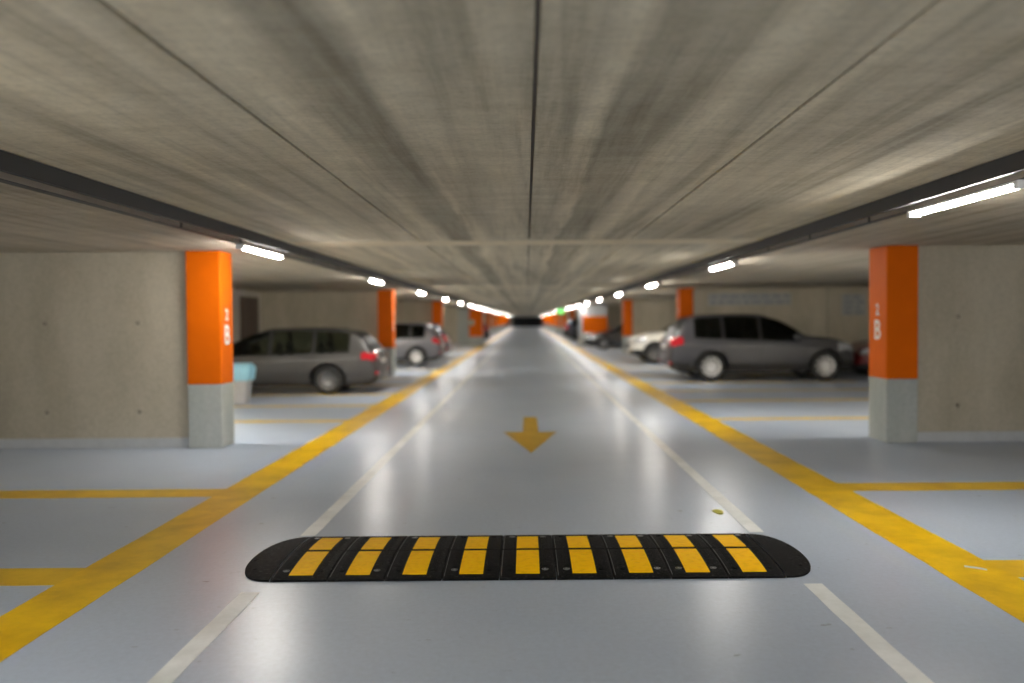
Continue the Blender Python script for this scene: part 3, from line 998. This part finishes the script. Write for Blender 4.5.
    # wheels
    def wheel(xc, s):
        yc = s * (HW - 0.125)
        w = thing('wheel', 'x', 'x'); del w['label']; del w['category']
        bpy.data.objects.remove(w)
        h = 0.112
        ty = MB().lathe([(rw * .68, -h), (rw * .90, -h), (rw * .975, -h * .86), (rw, -h * .6), (rw, h * .6), (rw * .975, h * .86), (rw * .90, h), (rw * .68, h)], 40, 'Y', (xc, yc, rw), closed=True).build('wheel', M['tyre'], t, smooth=True)
        R_ = rw * .70
        rb = MB()
        rb.lathe([(R_, h * .95), (R_ * .93, h * .92), (R_ * .88, h * .4), (R_ * .86, -h), (R_, -h)], 40, 'Y', (0, 0, 0))
        rb.lathe([(0.0, h * .70), (R_ * .20, h * .68), (R_ * .24, h * .3), (0.0, h * .2)], 16, 'Y')
        for k in range(10):
            a = 2 * PI * k / 10
            ca, sa = math.cos(a), math.sin(a)
            V3 = []
            for r, wdt, yy in ((R_ * .16, .030, h * .60), (R_ * .92, .026, h * .85)):
                for dw in (-wdt, wdt):
                    for dy in (0, -0.03):
                        V3.append((r * ca - dw * sa, yy + dy, r * sa + dw * ca))
            rb.add(V3, [(0, 2, 6, 4), (1, 5, 7, 3), (0, 4, 5, 1), (2, 3, 7, 6), (0, 1, 3, 2), (4, 6, 7, 5)])
        rm = rb.build('wheel_rim', rim, ty, smooth=True)
        rm.scale = (1, s, 1)
        rm.location = (xc, yc, rw)
        MB().lathe([(0, 0.01), (R_ * .84, 0.01), (R_ * .84, -0.02), (0, -0.02)], 24, 'Y', (xc, yc, rw)).build('brake_disc', M['black_trim'], ty)
    for xc in (S['xr'], S['xf']):
        for s in (-1, 1): wheel(xc, s)
    return t

P_suv = plain('grey_suv_paint', (0.060, 0.060, 0.066), 0.42, 0.3, coat=0.25, var=0.02)
P_wag = plain('warm_grey_estate_paint', (0.052, 0.050, 0.048), 0.42, 0.3, coat=0.25, var=0.02)
P_sil = plain('silver_paint', (0.115, 0.115, 0.13), 0.42, 0.3, coat=0.25, var=0.02)
P_wht = plain('white_car_paint', (0.72, 0.70, 0.64), 0.3, 0.0, coat=0.6, var=0.02)
P_blk = plain('black_car_paint', (0.008, 0.008, 0.010), 0.25, 0.0, coat=0.6, var=0.02)
P_red = plain('dark_red_paint', (0.13, 0.008, 0.010), 0.3, 0.1, coat=0.6, var=0.02)
P_dkb = plain('dark_blue_paint', (0.02, 0.024, 0.04), 0.3, 0.2, coat=0.6, var=0.02)

make_car(SUV, 'dark grey SUV parked side-on on the right, red tail light towards the lane', P_suv, M['rim'], (3.54, 21.08, 0), 0)
make_car(WAGON, 'dark grey estate car parked on the left behind the nearest orange pillar', P_wag, M['rim_dark'], (-3.19, 18.38, 0), PI, 'glass_clear').scale = (1, 1, 0.955)
make_car(HATCH, 'silver hatchback farther down the left side, tail towards the lane', P_sil, M['rim'], (-2.92, 28.95, 0), PI)
make_car(HATCH, 'dark blue car just beyond the silver hatchback on the left', P_dkb, M['rim_dark'], (-3.05, 32.6, 0), PI)
make_car(SUV, 'white car parked nose to the lane, partly behind the grey SUV tail', P_wht, M['rim_dark'], (8.30, 29.30, 0), PI)
make_car(WAGON, 'black car parked nose to the lane far down the right side', P_blk, M['rim_dark'], (7.75, 42.6, 0), PI)
make_car(HATCH, 'dark red car mostly hidden behind the nearest right pillar', P_red, M['rim_dark'], (12.75, 22.0, 0), PI)
make_car(SUV, 'dark SUV with its tail at the lane edge far down the left side', P_blk, M['rim_dark'], (-2.45, 55.2, 0), PI)
make_car(SUV, 'dark SUV with its tail at the lane edge far down the right side', P_dkb, M['rim_dark'], (2.85, 62.5, 0), 0)
